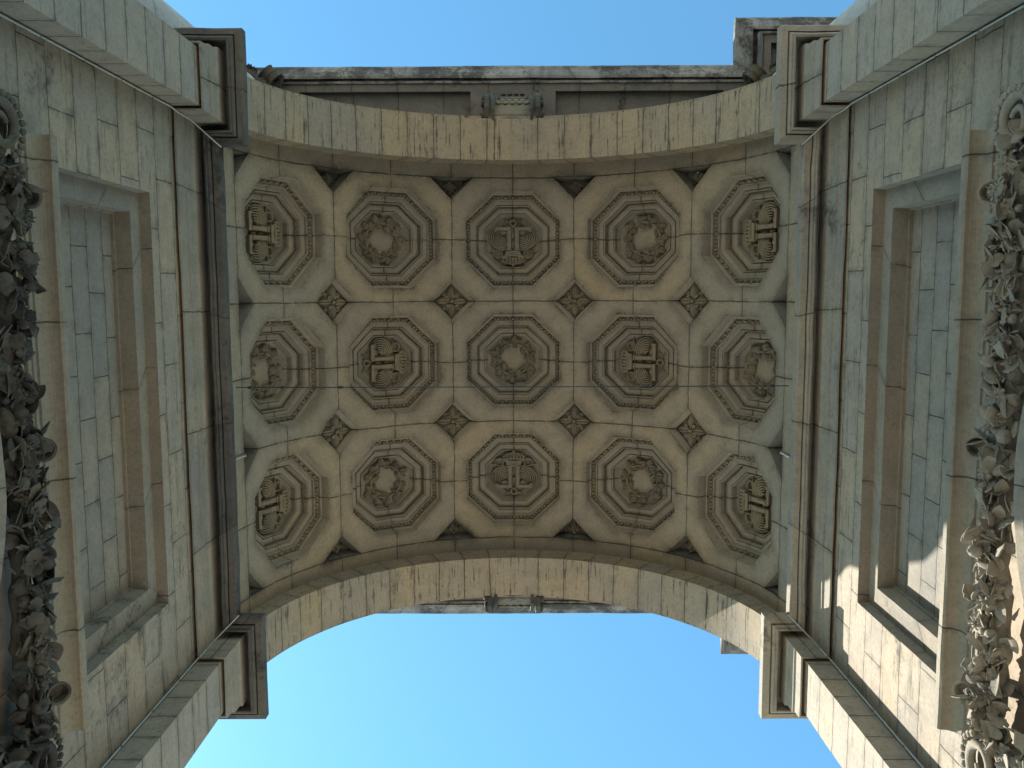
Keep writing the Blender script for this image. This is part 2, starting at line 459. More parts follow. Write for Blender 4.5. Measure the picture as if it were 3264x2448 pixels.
def egg_dart():
    bm=new()
    for i in range(8):
        a=.957; L=2*a*math.tan(pi/8); n=5
        for j in range(n):
            u=-1+ (j+.5)*2/n
            P,A,N,Z=frame_at(a,i,u,.262)
            M=Matrix((A,N,Z)).transposed()
            blob(bm,P-Z*-.03,(.044,.040,.062),8,5,M)
            arc=[P+A*(.054*cos(q))+N*(.056*sin(q))-Z*.012 for q in [radians(x) for x in range(150,-331,-30) if x>=-330] ][:9]
            arc=[P+Z*.02+A*(.072*sin(q))-N*(.054*cos(q)) for q in [radians(x) for x in range(-150,151,30)]]
            tube(bm,arc,.013,5,up=Z)
            P2,A2,N2,Z2=frame_at(a,i,-1+(j+1)*2/n,.262)
            if j<n-1:
                tube(bm,[P2-N2*.03+Z2*.02,P2+N2*.034+Z2*.02],[.016,.006],5,up=Z2)
        # corner leaf
        P,A,N,Z=frame_at(a,i,1,.262)
        blob(bm,P+Z*.02,(.03,.04,.04),6,4,Matrix((A,N,Z)).transposed())
    return bm
def beads():
    bm=new()
    for i in range(8):
        a=.742; n=17
        for j in range(n):
            P,A,N,Z=frame_at(a,i,-1+(j+.5)*2/n,.445)
            blob(bm,P,(.0135,.022,.028),6,4,Matrix((A,N,Z)).transposed())
    return bm
def px(x,y): return ((x-905)/1235.,(y-840)/1235.)
def monogram():
    """crown over two back-to-back letters L with feathered foliage; upright = towards -y, relief towards -z"""
    bm=new(); H=.105
    def pr(pts,h=H,dz=0): prism(bm,[px(*p) for p in pts],0.01,-h-dz)
    for m in (1,-1):
        def X(x): return 905+m*(x-905)
        def P(pts,h=H): 
            q=[(X(a),b) for a,b in pts]
            if m<0: q.reverse()
            pr(q,h)
        P([(745,625),(860,625),(855,700),(855,1200),(440,1205),(428,1075),(470,1085),(492,1125),(750,1128),(755,700)],.13)
        P([(735,600),(868,600),(868,640),(735,640)],.15)
        P([(775,820),(840,820),(840,1110),(775,1110)],.145)
        # half rosette on the foot
        pts=[(575,1128)]+[(660+88*cos(radians(a)),1120-105*sin(radians(a))) for a in range(170,9,-20)]+[(745,1128)]
        P(pts,.07)
        for k in range(7):  # feathers
            r=70+k*62; cx,cy=698+k*6,965-k*4
            pts=[]
            for a in range(70,205+k*2,12):
                qx=cx+r*1.02*cos(radians(a)); qy=cy-r*.74*sin(radians(a))
                u,v=px(X(qx),qy); pts.append((u,v,-.045-.012*sin(radians(a-60))))
            n=len(pts)
            tube(bm,pts,[.014+.012*sin(pi*i/(n-1)) for i in range(n)],6,flat=2.2)
        # C scroll and tail above
        pts=[px(X(x),y)+(-.05,) for x,y in ((700,690),(650,650),(600,640),(615,560),(630,490),(600,430),(520,410),(440,430),(405,490),(420,550),(470,575))]
        tube(bm,pts,[.01,.02,.024,.024,.028,.030,.030,.027,.022,.018,.008],7,flat=1.8)
        pts=[px(X(x),y)+(-.04,) for x,y in ((650,640),(560,620),(440,600),(360,560),(290,575))]
        tube(bm,pts,[.02,.022,.02,.016,.005],6,flat=1.8)
        pts=[px(X(x),y)+(-.05,) for x,y in ((745,740),(640,690),(480,675),(320,685))]
        tube(bm,pts,[.02,.022,.018,.006],6,flat=1.8)
        # lower curls
        pts=[px(X(x),y)+(-.045,) for x,y in ((850,1330),(780,1345),(720,1375),(680,1405),(700,1430))]
        tube(bm,pts,[.02,.015,.012,.012,.014],6,flat=1.6)
        pts=[px(X(x),y)+(-.045,) for x,y in ((760,1215),(700,1230),(670,1290),(700,1340),(760,1320))]
        tube(bm,pts,.013,6,flat=1.6)
        pts=[px(X(x),y)+(-.035,) for x,y in ((600,1215),(640,1270),(700,1330))]
        tube(bm,pts,.009,5)
    # ring under the letters
    pts=[px(902+75*cos(radians(a)),1310+78*sin(radians(a)))+(-.06,) for a in range(0,361,24)]
    tube(bm,pts,.026,7,flat=1.5)
    # heart / tongue between the letters
    pr([(880,640),(930,640),(945,760),(905,870),(865,760)],.05)
    pr([(872,930),(945,930),(930,1040),(905,1100),(880,1040)],.07)
    # crown
    pr([(722,555),(700,500),(668,440),(1142,440),(1108,500),(1090,555)],.17)
    tube(bm,[px(715,548)+(-.15,),px(905,575)+(-.18,),px(1095,548)+(-.15,)],.022,6)
    tube(bm,[px(660,445)+(-.16,),px(905,470)+(-.19,),px(1150,445)+(-.16,)],.018,6)
    for k in range(7):
        t=-1+k/3; x=905+t*250
        blob(bm,px(x,385+25*abs(t))+(-.13,),(.042,.05,.06),8,5)
        tube(bm,[px(905+t*230,440)+(-.13,),px(905+t*278,350)+(-.15,),px(905+t*200,280)+(-.14,),px(905+t*50,240)+(-.12,)],[.024,.024,.018,.012],6)
    blob(bm,px(905,330)+(-.06,),(.19,.085,.07),12,6)
    blob(bm,px(905,215)+(-.11,),(.035,.035,.04),8,5)
    tube(bm,[px(905,190)+(-.11,),px(905,150)+(-.11,)],.014,5); tube(bm,[px(885,168)+(-.11,),px(925,168)+(-.11,)],.011,5)
    return bm
def wreath():
    bm=new(); rnd=random.Random(5)
    pts=[(.335*cos(radians(a)),.335*sin(radians(a)),-.055-.02*sin(radians(a*5))) for a in range(0,361,12)]
    tube(bm,pts,.022,6)
    n=10
    for k in range(n):
        a=2*pi*k/n+rnd.uniform(-.08,.08)
        oak = sin(a)*.8-cos(a)*.2>0.1
        px_,py_=.345*cos(a),.345*sin(a)
        lb=3 if oak else 0; W=.165 if oak else .115
        M=Matrix.Translation((0,0,-.02))
        leaf(bm,(px_,py_,-.02),a+.15+rnd.uniform(-.4,.4),rnd.uniform(.14,.21),W*rnd.uniform(.8,1.15),.095,lobes=lb,curl=rnd.uniform(-.2,.2))
        leaf(bm,(px_*.98,py_*.98,-.02),a+.95+rnd.uniform(-.15,.15),rnd.uniform(.17,.22),W*.9,.10,lobes=lb,curl=.25)
        leaf(bm,(px_*.95,py_*.95,-.02),a+2.45+rnd.uniform(-.45,.45),rnd.uniform(.10,.21),W*rnd.uniform(.6,1.0),.10,lobes=lb,curl=-.25)
        if k%2: blob(bm,(px_*1.18,py_*1.18,-.06),(.028,.028,.05),7,5)
        blob(bm,(px_*.96,py_*.96,-.085),(.026,.026,.03),7,4)
    return bm
def acanthus_arm(bm,ang,L,h,zc=0,wide=1):
    leaf(bm,(0,0,zc),ang,L,.135*wide,h*1.25)
    for k,(t,da,l,w) in enumerate(((.12,.62,.62,.095),(.30,.95,.40,.085),(.45,.72,.40,.08),(.62,.5,.34,.07))):
        for sg in (-1,1):
            b=(cos(ang)*L*t,sin(ang)*L*t,zc)
            leaf(bm,b,ang+sg*da,L*l,w*wide,h*(.95-.05*k),curl=-sg*.25,nu=6)
def rosette():
    bm=new()
    for k in range(4): acanthus_arm(bm,k*pi/2,.335,.085)
    for k in range(4):
        a=pi/4+k*pi/2; c=(.115*cos(a),.115*sin(a))
        leaf(bm,(c[0]*1.1,c[1]*1.1,0),a,.13,.11,.06)
        pts=[(c[0]+(.046-.0046*j)*cos(a+pi+j*.75),c[1]+(.046-.0046*j)*sin(a+pi+j*.75),-.085-.003*j) for j in range(9)]
        tube(bm,pts,[.013]*5+[.012,.010,.009,.008],6)
        blob(bm,(c[0],c[1],-.08),(.016,.016,.03),6,4)
    blob(bm,(0,0,-.10),(.032,.032,.035),8,5)
    return bm
def palmette(dx,dy):
    """half rosette filling a triangular recess; opening direction dx,dy"""
    bm=new(); a0=atan2(dy,dx)
    for da,l in ((0,.30),(.62,.23),(-.62,.23),(1.2,.24),(-1.2,.24)):
        if (dx and dy) and abs(da)>.7: continue
        leaf(bm,(0.03*cos(a0),.03*sin(a0),0),a0+da,l,.085,.07,curl=.15 if da<0 else -.15)
    for sg in (-1,1):
        if dx and dy: break
        c=(.10*cos(a0+sg*.95),.10*sin(a0+sg*.95))
        pts=[(c[0]+(.045-.005*j)*cos(a0+pi+sg*j*.8),c[1]+(.045-.005*j)*sin(a0+pi+sg*j*.8),-.06) for j in range(8)]
        tube(bm,pts,.012,5)
    blob(bm,(0,0,-.07),(.035,.035,.03),7,4)
    return bm

mesh_cache={}
def inst(name,key,builder,mat,parent,smooth=True,sharp=40):
    """object that shares its mesh with the earlier copies"""
    if key not in mesh_cache:
        o=link(name,builder(),mat,parent,smooth=smooth,sharp=sharp); mesh_cache[key]=o; return o
    o=mesh_cache[key].copy(); COL.objects.link(o); o.parent=parent; o.location=(0,0,0); o.rotation_euler=(0,0,0)
    return o
# the middle column is monogram, wreath, monogram; its neighbours the other way round
def upright(c,r):
    # crown points towards the middle of the vault sideways for off-centre columns, outward rows flip at the crown
    if c==0: return pi if r<0 else 0     # row -1 stands on its head (crown towards the middle)
    return pi/2 if c<0 else -pi/2
for c in SX:
    for r in RYS:
        th=c*PS/R
        e=inst('octagonal_coffer','cof',coffer_mesh,M_coffer,ARCH,sharp=25)
        e.location=(0,r*PY,ZV-GZ); e.rotation_euler=(0,th,0)
        inst('egg_and_dart_moulding','egg',egg_dart,M_relief,e)
        inst('bead_moulding','bead',beads,M_relief,e)
        if (c+r)%2: 
            q=inst('crowned_monogram','mono',monogram,M_relief,e); q.rotation_euler=(0,0,upright(c,r))
        else:
            q=inst('leaf_wreath','wre',wreath,M_relief,e); q.rotation_euler=(0,0,radians((c*70+r*130+20)%360))
        q.location=(0,0,R+.655); q.scale=(1.08,1.08,1.1)
def diamond_mesh():
    bm=new(); last=rings(bm,[(diam(a),d) for a,d in ((DA,0),(.480,.02),(.470,.03),(.405,.125),(.395,.13),(.392,.21))])
    c=bm.verts.new(cyl(0,0,.21)); n=len(last)
    for i in range(n): face(bm,[last[i][0],last[(i+1)%n][0],c],[last[i][1],last[(i+1)%n][1],(0,0)])
    return bm
for c in (-1.5,-.5,.5,1.5):
    for r in (-.5,.5):
        e=inst('diamond_coffer','dia',diamond_mesh,M_coffer,ARCH,sharp=25)
        e.location=(0,r*PY,ZV-GZ); e.rotation_euler=(0,c*PS/R,0)
        q=inst('rosette','ros',rosette,M_relief,e); q.location=(0,0,R+.205); q.scale=(1.13,1.13,1.25)
for vs,(cs,cy),(dx,dy) in tri:
    # shrink triangle towards its own incentre
    pts=[(a-cs,b-cy) for a,b in vs]
    def inset(pts,d):
        A=[Vector(p) for p in pts]; out=[]
        for i in range(3):
            p,a,b=A[i],A[i-1],A[(i+1)%3]; u=(a-p).normalized(); v=(b-p).normalized(); w=(u+v).normalized()
            sn=abs(u.cross(w)) if hasattr(u,'cross') else 1
            out.append(p+w*(d/max(.15,sn)))
        return [(q.x,q.y) for q in out]
    bm=new(); seq=[]
    for d,dep in ((0,0),(.006,.02),(.02,.05),(.05,.22),(.056,.225),(.058,.29)):
        q=subdiv(inset(pts,d),9); seq.append((subdivn(q,4) if False else [(q[i][0]+(q[(i+1)%3][0]-q[i][0])*j/4,q[i][1]+(q[(i+1)%3][1]-q[i][1])*j/4) for i in range(3) for j in range(4)],dep))
    last=rings(bm,seq)
    cx=sum(p[1][0] for p in last)/len(last); cy2=sum(p[1][1] for p in last)/len(last)
    cc=bm.verts.new(cyl(cx,cy2,.29)); n=len(last)
    for i in range(n): face(bm,[last[i][0],last[(i+1)%n][0],cc],[last[i][1],last[(i+1)%n][1],(0,0)])
    bmesh.ops.recalc_face_normals(bm,faces=bm.faces)
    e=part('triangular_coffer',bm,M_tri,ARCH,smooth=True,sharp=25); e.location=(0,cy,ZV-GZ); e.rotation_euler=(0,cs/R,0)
    q=inst('palmette',('pal',dx,dy),lambda:palmette(dx,dy),M_relief,e)
    k=.10/hypot(dx,dy) if not (dx and dy) else .12
    q.location=(dx*k,dy*k,R+.285)
    if dx and dy: q.scale=(.6,.6,1)
    else: q.scale=(.95,.95,1.2)

# --- end arch rings
for sg in (-1,1):
    bm=new(); P,UV=[],[]
    n=160
    for i in range(n+1):
        a=-pi/2+pi*i/n
        ys=[YI,YI+.22,YI+.43,YI+.64,YF]
        P.append([jit((RR*sin(a),sg*y,ZR+RR*cos(a)),.0012) for y in ys]); UV.append([(a*RR,y) for y in ys])
    quadgrid(bm,P,UV,flip=sg>0)
    P,UV=[],[]
    for i in range(n+1):
        a=-pi/2+pi*i/n
        P.append([jit((r*sin(a),sg*YI,ZR+r*cos(a)),.002 if r==RR else 0) for r in (RR,4.95,5.3,5.8)]); UV.append([(a*RR,r) for r in (RR,4.95,5.3,5.8)])
    quadgrid(bm,P,UV,flip=sg<0)
    ring=part('arch_ring',bm,M_ring,smooth=True,sharp=35)
    bm=arc_sweep(sg*YF,[(4.73,0),(4.73,.05),(4.98,.055),(4.99,.10),(5.24,.105),(5.30,.165),(5.37,.17),(5.37,0)],sgn=sg,flip=sg<0,amp=.0015)
    part('archivolt',bm,M_ring,ring)
    # console keystone with scales between two cheeks
    prof=[(5.20,18.86),(5.42,18.9),(5.72,19.25),(5.88,19.7),(5.92,20.2),(5.98,20.9),(6.15,21.6),(6.36,22.15),(6.52,22.5),(6.60,22.9),(6.62,23.5)]
    def conso(bm,x0,x1,dy,ds):
        A,B=[],[]
        for y,z in prof: A.append((x0,sg*(y+dy),z-ds)); B.append((x1,sg*(y+dy),z-ds))
        va=[bm.verts.new(p) for p in A]; vb=[bm.verts.new(p) for p in B]
        for i in range(len(A)-1): face(bm,[va[i],vb[i],vb[i+1],va[i+1]])
        b0=bm.verts.new((x0,sg*5.2,23.5)); b1=bm.verts.new((x1,sg*5.2,23.5))
        face(bm,va+[b0]); face(bm,vb[::-1]+[b1]); face(bm,[va[0],b0,b1,vb[0]])
    bm=new(); conso(bm,-.50,.50,-.10,-.04)
    key=part('keystone',bm,M_key)
    for s2 in (-1,1):
        bm=new(); conso(bm,s2*.50 if s2>0 else -.60,.60 if s2>0 else -.50,.05,.0)
        conso(bm,(.38 if s2>0 else -.44),(.44 if s2>0 else -.38),.0,.0)
        bmesh.ops.recalc_face_normals(bm,faces=bm.faces)
        ck=part('scroll_cheek',bm,M_cap,key)
        for (cy,cz,r0) in ((6.30,22.75,.34),(5.5,19.35,.26)):
            bm=new(); pts=[(s2*.62,sg*(cy+(r0-.022*j)*cos(j*.62)),cz+(r0-.022*j)*sin(j*.62)) for j in range(int(r0/.022))]
            tube(bm,pts,[.05-.0022*j for j in range(len(pts))],6,up=Vector((1,0,0)))
            part('volute',bm,M_cap,key,smooth=True,sharp=50)
        for k in range(9):
            y,z=prof[k+1]; bm=new(); blob(bm,(s2*.63,sg*(y-.12),z+.05),(.06,.10,.12),7,4); part('boss',bm,M_cap,key,smooth=True)
    for k in range(9):
        t=k/8*6+2.2; i=int(t); f=t-i
        y=prof[i][0]*(1-f)+prof[i+1][0]*f; z=prof[i][1]*(1-f)+prof[i+1][1]*f
        for j in range(5):
            x=-.30+j*.15+(.075 if k%2 else 0)
            if abs(x)>.34: continue
            ty,tz=prof[i+1][0]-prof[i][0],prof[i+1][1]-prof[i][1]; L=hypot(ty,tz); T=Vector((0,sg*ty/L,tz/L)); X=Vector((1,0,0)); N=X.cross(T)
            N = N if N.y*sg>0 or N.z<0 else -N
            c=Vector((x,sg*(y-.10),z+.04))+N*.02
            bm=new(); blob(bm,c-T*.05-N*.02,(.080,.14,.035),10,5,Matrix((X,T,N)).transposed()); part('scale',bm,M_key,key,smooth=True)
    for k in range(4):
        bm=new(); pts=[(-.24+k*.16+.05*cos(a),sg*6.60,22.92+.08*sin(a)) for a in [2*pi*j/10 for j in range(11)]]
        tube(bm,pts,.020,5,up=Vector((0,1,0))); part('ring',bm,M_cap,key,smooth=True)

# --- facade blocks (real mass of the building)
def facmap(sg): return lambda x,z:(x,sg*YF,z)
arch_pts=[(-XP,GZ)]+[(-XP,ZR)]+[(RR*sin(-pi/2+pi*i/160),ZR+RR*cos(-pi/2+pi*i/160)) for i in range(1,160)]+[(XP,ZR),(XP,GZ)]
for sg in (-1,1):
    outer=[(-11,GZ)]+arch_pts+[(11,GZ),(11,23.5),(-11,23.5)]
    bm=cdt(outer,[],1.2,facmap(sg),flip=sg<0,edge=1.5)
    bmesh.ops.recalc_face_normals(bm,faces=bm.faces)
    part('facade',bm,M_fac)
for sg in (-1,1):
    bm=new(); quadgrid(bm,[[(sg*11,-YF,GZ),(sg*11,-YF,28)],[(sg*11,YF,GZ),(sg*11,YF,28)]],[[(0,GZ),(0,28)],[(10,GZ),(10,28)]])
    part('end_wall',bm,M_fac)

# --- side walls with sunk panels, pilasters, impost cornice
PO=(-2.97,3.05,9.3,12.48); P2=(-2.68,2.74,9.3,12.20); P3=(-2.645,2.705,9.3,12.165)
for sx in (-1,1):
    W=lambda y,z:(sx*XW,y,z)
    out=[(-YI,GZ),(YI,GZ),(YI,13.6),(-YI,13.6)]
    # doorway under the segmental hood
    door=[(-1.5,GZ),(1.5,GZ)]+[(2.05*sin(a),5.55+2.05*cos(a)) for a in [radians(q) for q in range(47,-48,-8)]]
    door=[(-1.5,GZ+.001),(1.5,GZ+.001),(1.5,6.3),(1.2,6.9),(.8,7.25),(.3,7.42),(-.3,7.42),(-.8,7.25),(-1.2,6.9),(-1.5,6.3)]
    hole=[(PO[0],PO[2]),(PO[1],PO[2]),(PO[1],PO[3]),(PO[0],PO[3])]
    bm=cdt(out,[hole,door],.8,W,flip=sx>0,edge=.8)
    wall=part('side_wall',bm,M_wall)
    # panel frames
    def rect(b,x): return [(x,b[0],b[2]),(x,b[1],b[2]),(x,b[1],b[3]),(x,b[0],b[3])]
    seq=[rect(PO,sx*XW),rect((PO[0]+.01,PO[1]-.01,PO[2],PO[3]-.01),sx*(XW+.16)),rect(P2,sx*(XW+.165)),rect((P2[0]+.01,P2[1]-.01,P2[2],P2[3]-.01),sx*(XW+.385)),rect(P3,sx*(XW+.39)),rect(P3,sx*(XW+.44))]
    bm=new()
    for a,b in zip(seq,seq[1:]):
        for i in range(4):
            if i==0: continue
            j=(i+1)%4; k=10; P=[];UV=[]
            for t in range(k+1):
                t/=k; r=[];ru=[]
                for s in (a,b):
                    p=tuple(s[i][q]*(1-t)+s[j][q]*t for q in range(3)); r.append(jit(p,.006)); ru.append((p[1]+p[2],abs(p[0])))
                P.append(r);UV.append(ru)
            quadgrid(bm,P,UV)
    bmesh.ops.recalc_face_normals(bm,faces=bm.faces)
    part('panel_frame',bm,M_frame,wall)
    bm=new(); x=sx*(XW+.44); quadgrid(bm,[[(x,P3[0]-.02,9.0),(x,P3[0]-.02,P3[3]+.02)],[(x,P3[1]+.02,9.0),(x,P3[1]+.02,P3[3]+.02)]],[[(P3[0],9.0),(P3[0],P3[3])],[(P3[1],9.0),(P3[1],P3[3])]],flip=sx>0)
    part('panel_field',bm,M_panel,wall)
    # doorway reveal
    bm=new(); n=len(door)
    for i in range(n):
        a,b=door[i],door[(i+1)%n]
        face(bm,[bm.verts.new(p) for p in ((sx*XW,a[0],a[1]),(sx*XW,b[0],b[1]),(sx*(XW+.9),b[0],b[1]),(sx*(XW+.9),a[0],a[1]))],[(0,0),(1,0),(1,1),(0,1)])
    face(bm,[bm.verts.new((sx*(XW+.85),a,b)) for a,b in door],[(a,b) for a,b in door])
    bmesh.ops.recalc_face_normals(bm,faces=bm.faces)
    part('doorway',bm,M_frame,wall)
    # ledge under the panel
    e0,e1=-3.22,3.42
    lp=[(-.04,9.56),(.20,9.545),(.26,9.53),(.265,9.44),(.245,9.415)]+[(.245-.155*sin(q)**1.0*1.0,9.415-.125*(1-cos(q))) for q in [pi/2*i/6 for i in range(1,7)]]+[(.085,9.27),(.085,9.235),(.06,9.23),(.06,9.17),(.04,9.165),(.04,9.10),(-.02,9.09)]
    bm=new(); xw=sx*XW; k=26; pl=[0]
    for a,b in zip(lp,lp[1:]): pl.append(pl[-1]+hypot(a[0]-b[0],a[1]-b[1]))
    P=[[jit((xw-sx*e,e0+(e1-e0)*i/k,z),.006) for e,z in lp] for i in range(k+1)]
    V=quadgrid(bm,P,[[(e0+(e1-e0)*i/k,q) for q in pl] for i in range(k+1)])
    face(bm,V[0]); face(bm,V[-1][::-1])
    bmesh.ops.recalc_face_normals(bm,faces=bm.faces)
    part('panel_ledge',bm,M_ledge,wall)
    # segmental hood over the doorway
    hp=[(2.05,-.02),(2.05,.30),(2.12,.30),(2.14,.36),(2.24,.37),(2.26,.42),(2.40,.44),(2.50,.50),(2.60,.52),(2.64,.50),(2.70,-.02)]
    bm=new(); P,UV=[],[]
    for i in range(41):
        a=radians(-50+100*i/40)
        P.append([jit((xw-sx*e,.12+r*sin(a),5.17+r*cos(a)),.006) for r,e in hp]); UV.append([(a*2.6,r) for r,e in hp])
    quadgrid(bm,P,UV); bmesh.ops.recalc_face_normals(bm,faces=bm.faces)
    part('door_hood',bm,M_frame,wall)
    # pilasters
    for sy in (-1,1):
        bm=new(); zs=[GZ+(14.3-GZ)*i/24 for i in range(25)]
        quadgrid(bm,[[jit((sx*x,sy*YI,z),.004) for z in zs] for x in (XW+.1,XP)],[[(x,z) for z in zs] for x in (0,.4)],flip=(sx*sy)<0)
        quadgrid(bm,[[jit((sx*XP,sy*y,z),.004) for z in zs] for y in (YI,YF)],[[(y,z) for z in zs] for y in (YI,YF)],flip=(sx*sy)<0)
        bmesh.ops.recalc_face_normals(bm,faces=bm.faces)
        part('pilaster',bm,M_pil)
    ip=[(-.02,13.53),(.045,13.53),(.048,13.375),(.075,13.38),(.080,13.60),(.092,13.61),(.092,13.625),(.108,13.63),(.110,13.86),(.120,13.90),(.138,13.93),(.142,14.24)]
    iq=[(.142,14.24),(.262,14.24),(.266,13.985),(.290,13.98),(.294,14.03),(.318,14.03),(.345,14.055),(.350,14.12),(.366,14.12),(.370,14.07),(.455,14.10),(.475,14.12),(.475,14.30),(.45,14.34),(-.05,14.50)]
    path=[(sx*6.6,-YF),(sx*XP,-YF),(sx*XP,-YI),(sx*XW,-YI),(sx*XW,YI),(sx*XP,YI),(sx*XP,YF),(sx*6.6,YF)]
    bm=sweep(path,ip,step=.28,amp=.009,side=1 if sx<0 else -1)
    bmesh.ops.recalc_face_normals(bm,faces=bm.faces)
    imp=part('impost',bm,M_trim)
    bm=sweep(path,iq,step=.28,amp=.011,side=1 if sx<0 else -1)
    bmesh.ops.recalc_face_normals(bm,faces=bm.faces)
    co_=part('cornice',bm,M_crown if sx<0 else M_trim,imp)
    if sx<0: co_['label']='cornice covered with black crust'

# --- entablature outside both ends, with soffit panels; breaks forward on the right
for sg in (-1,1):
    EY=7.08; XB,EB=6.45,8.30
    ep=[(-.06,23.502),(-.06,23.45),(0,23.45),(.005,23.86),(.125,23.86),(.13,23.70),(.20,23.72),(.30,23.80),(.40,23.93),(.47,23.97),(.50,24.02),(.52,24.04),(.52,24.22),(.50,24.26),(.0,24.34),(-.15,24.36),(-.15,26.0),(-.05,26.1),(-.02,26.6),(-1.2,26.9)]
    path=[(-12,sg*EY),(XB,sg*EY),(XB,sg*EB),(12.5,sg*EB)]
    bm=sweep(path,ep,step=.3,amp=.010,side=sg*-1)
    bmesh.ops.recalc_face_normals(bm,faces=bm.faces)
    ent=part('entablature',bm,M_corn)
    # soffit plate with sunk panels
    outer=[(-12,sg*5.1),(12.5,sg*5.1),(12.5,sg*EB),(XB,sg*EB),(XB,sg*EY),(-12,sg*EY)]
    pans=[(-5.62,-1.12),(1.12,5.55)]
    hs=[[(a,sg*5.65),(b,sg*5.65),(b,sg*6.82),(a,sg*6.82)] for a,b in pans]
    hs.append([(6.75,sg*7.35),(10.8,sg*7.35),(10.8,sg*8.02),(6.75,sg*8.02)])
    bm=cdt(outer,hs,.7,lambda x,y:(x,y,23.5),edge=.7)
    bmesh.ops.recalc_face_normals(bm,faces=bm.faces)
    sf=part('soffit',bm,M_ent)
    for h in hs:
        bm=new(); q=[(a,b) for a,b in h]; hh=.2
        for i in range(4):
            a,b=q[i],q[(i+1)%4]
            face(bm,[bm.verts.new(p) for p in ((a[0],a[1],23.5),(b[0],b[1],23.5),(b[0],b[1],23.5+hh),(a[0],a[1],23.5+hh))],[(a[0],0),(b[0],0),(b[0],hh),(a[0],hh)])
        face(bm,[bm.verts.new((a,b,23.5+hh-.002)) for a,b in q],[(a,b) for a,b in q])
        bmesh.ops.recalc_face_normals(bm,faces=bm.faces)
        part('soffit_panel',bm,M_ent,sf)
# roof slab and attic
bm=new(); box(bm,-11.2,11.2,-7.0,7.0,26.2,26.85); box(bm,-10.4,10.4,-4.6,4.6,26.85,31.0)
part('attic',bm,M_fac)

# --- columns
def column(cx,cy):
    bm=new(); P,UV=[],[]; zs=[GZ+.5+(22.0-GZ-.5)*i/20 for i in range(21)]; n=40
    for i in range(n+1):
        a=2*pi*i/n
        P.append([(cx+(.88-.10*max(0,(z-6)/16)**1.4)*cos(a),cy+(.88-.10*max(0,(z-6)/16)**1.4)*sin(a),z) for z in zs]); UV.append([(a*.88,z) for z in zs])
    quadgrid(bm,P,UV)
    col=part('column',bm,M_col,smooth=True)
    bm=new(); box(bm,cx-1.15,cx+1.15,cy-1.15,cy+1.15,GZ,GZ+.3)
    prof=[(1.1,GZ+.3),(1.15,GZ+.38),(1.1,GZ+.46),(.95,GZ+.5),(.88,GZ+.56)]
    for i in range(32):
        a,b=2*pi*i/32,2*pi*(i+1)/32
        for (r0,z0),(r1,z1) in zip(prof,prof[1:]):
            face(bm,[bm.verts.new(p) for p in ((cx+r0*cos(a),cy+r0*sin(a),z0),(cx+r0*cos(b),cy+r0*sin(b),z0),(cx+r1*cos(b),cy+r1*sin(b),z1),(cx+r1*cos(a),cy+r1*sin(a),z1))])
    part('base',bm,M_col,col)
    bm=new()
    tube(bm,[(cx+.80*cos(2*pi*i/32),cy+.80*sin(2*pi*i/32),22.02) for i in range(33)],.055,8,caps=False)
    prof=[(.78,22.0),(.76,22.3),(.80,22.7),(.92,23.05),(1.0,23.22)]
    for i in range(32):
        a,b=2*pi*i/32,2*pi*(i+1)/32
        for (r0,z0),(r1,z1) in zip(prof,prof[1:]):
            face(bm,[bm.verts.new(p) for p in ((cx+r0*cos(a),cy+r0*sin(a),z0),(cx+r0*cos(b),cy+r0*sin(b),z0),(cx+r1*cos(b),cy+r1*sin(b),z1),(cx+r1*cos(a),cy+r1*sin(a),z1))])
    # abacus with concave sides
    ab=[]
    for q in range(4):
        a0=pi/4+q*pi/2; p=Vector((1.32*cos(a0),1.32*sin(a0))); p2=Vector((1.32*cos(a0+pi/2),1.32*sin(a0+pi/2)))
        for j in range(6):
            t=j/6; m=p.lerp(p2,t); m*= 1-.13*sin(pi*t); ab.append((cx+m.x,cy+m.y))
    for z0,z1 in ((23.24,23.5),):
        lo=[bm.verts.new((x,y,z0)) for x,y in ab]; hi=[bm.verts.new((x,y,z1)) for x,y in ab]; n=len(ab)
        for i in range(n): face(bm,[lo[i],lo[(i+1)%n],hi[(i+1)%n],hi[i]])
        face(bm,lo[::-1])
    # acanthus: two rows of out-curling leaves
    for row,(z0,h,out,cnt) in enumerate(((22.05,.42,.20,12),(22.1,.78,.26,12))):
        for k in range(cnt):
            a=2*pi*(k+.5*row)/cnt; rows=[]
            for j in range(7):
                t=j/6; r=.80+out*t**2.6; z=z0+h*(t if t<.85 else .85-(t-.85)*.6); w=.19*(1-.55*t)*(1+.18*sin(t*18))
                T=Vector((-sin(a),cos(a),0)); c=Vector((cx+r*cos(a),cy+r*sin(a),z)); N=Vector((cos(a),sin(a),0))
                rows.append([bm.verts.new(c+T*w*q+N*nn) for q,nn in ((-1,-.03),(-.5,.03),(0,.0),(.5,.03),(1,-.03))])
            for r0,r1 in zip(rows,rows[1:]):
                for q in range(4): face(bm,[r0[q],r1[q],r1[q+1],r0[q+1]])
    capo=part('capital',bm,M_cap,col)
    for q in range(4):   # corner volutes
        a=pi/4+q*pi/2; D=Vector((cos(a),sin(a),0)); T=Vector((-sin(a),cos(a),0)); c=Vector((cx,cy,22.93))+D*1.06
        bm=new()
        if 1:
            pts=[]; off=0
            for j in range(22):
                an=pi/2+.55*j; r=.30-.0125*j
                pts.append(c+T*(off*(1-.4*j/22)*1.0+ (0.05*j/22 if off>0 else -.05*j/22)*2)+D*(r*cos(an))*1.0+Vector((0,0,r*sin(an))))
            pts=[c-D*.55+T*off+Vector((0,0,.02)),c-D*.3+T*off+Vector((0,0,.22))]+pts
            ribbon(bm,pts,T,[.12,.16]+[.19-.002*j for j in range(22)],.05)
        part('volute',bm,M_cap,col,smooth=True,sharp=60)
    return col
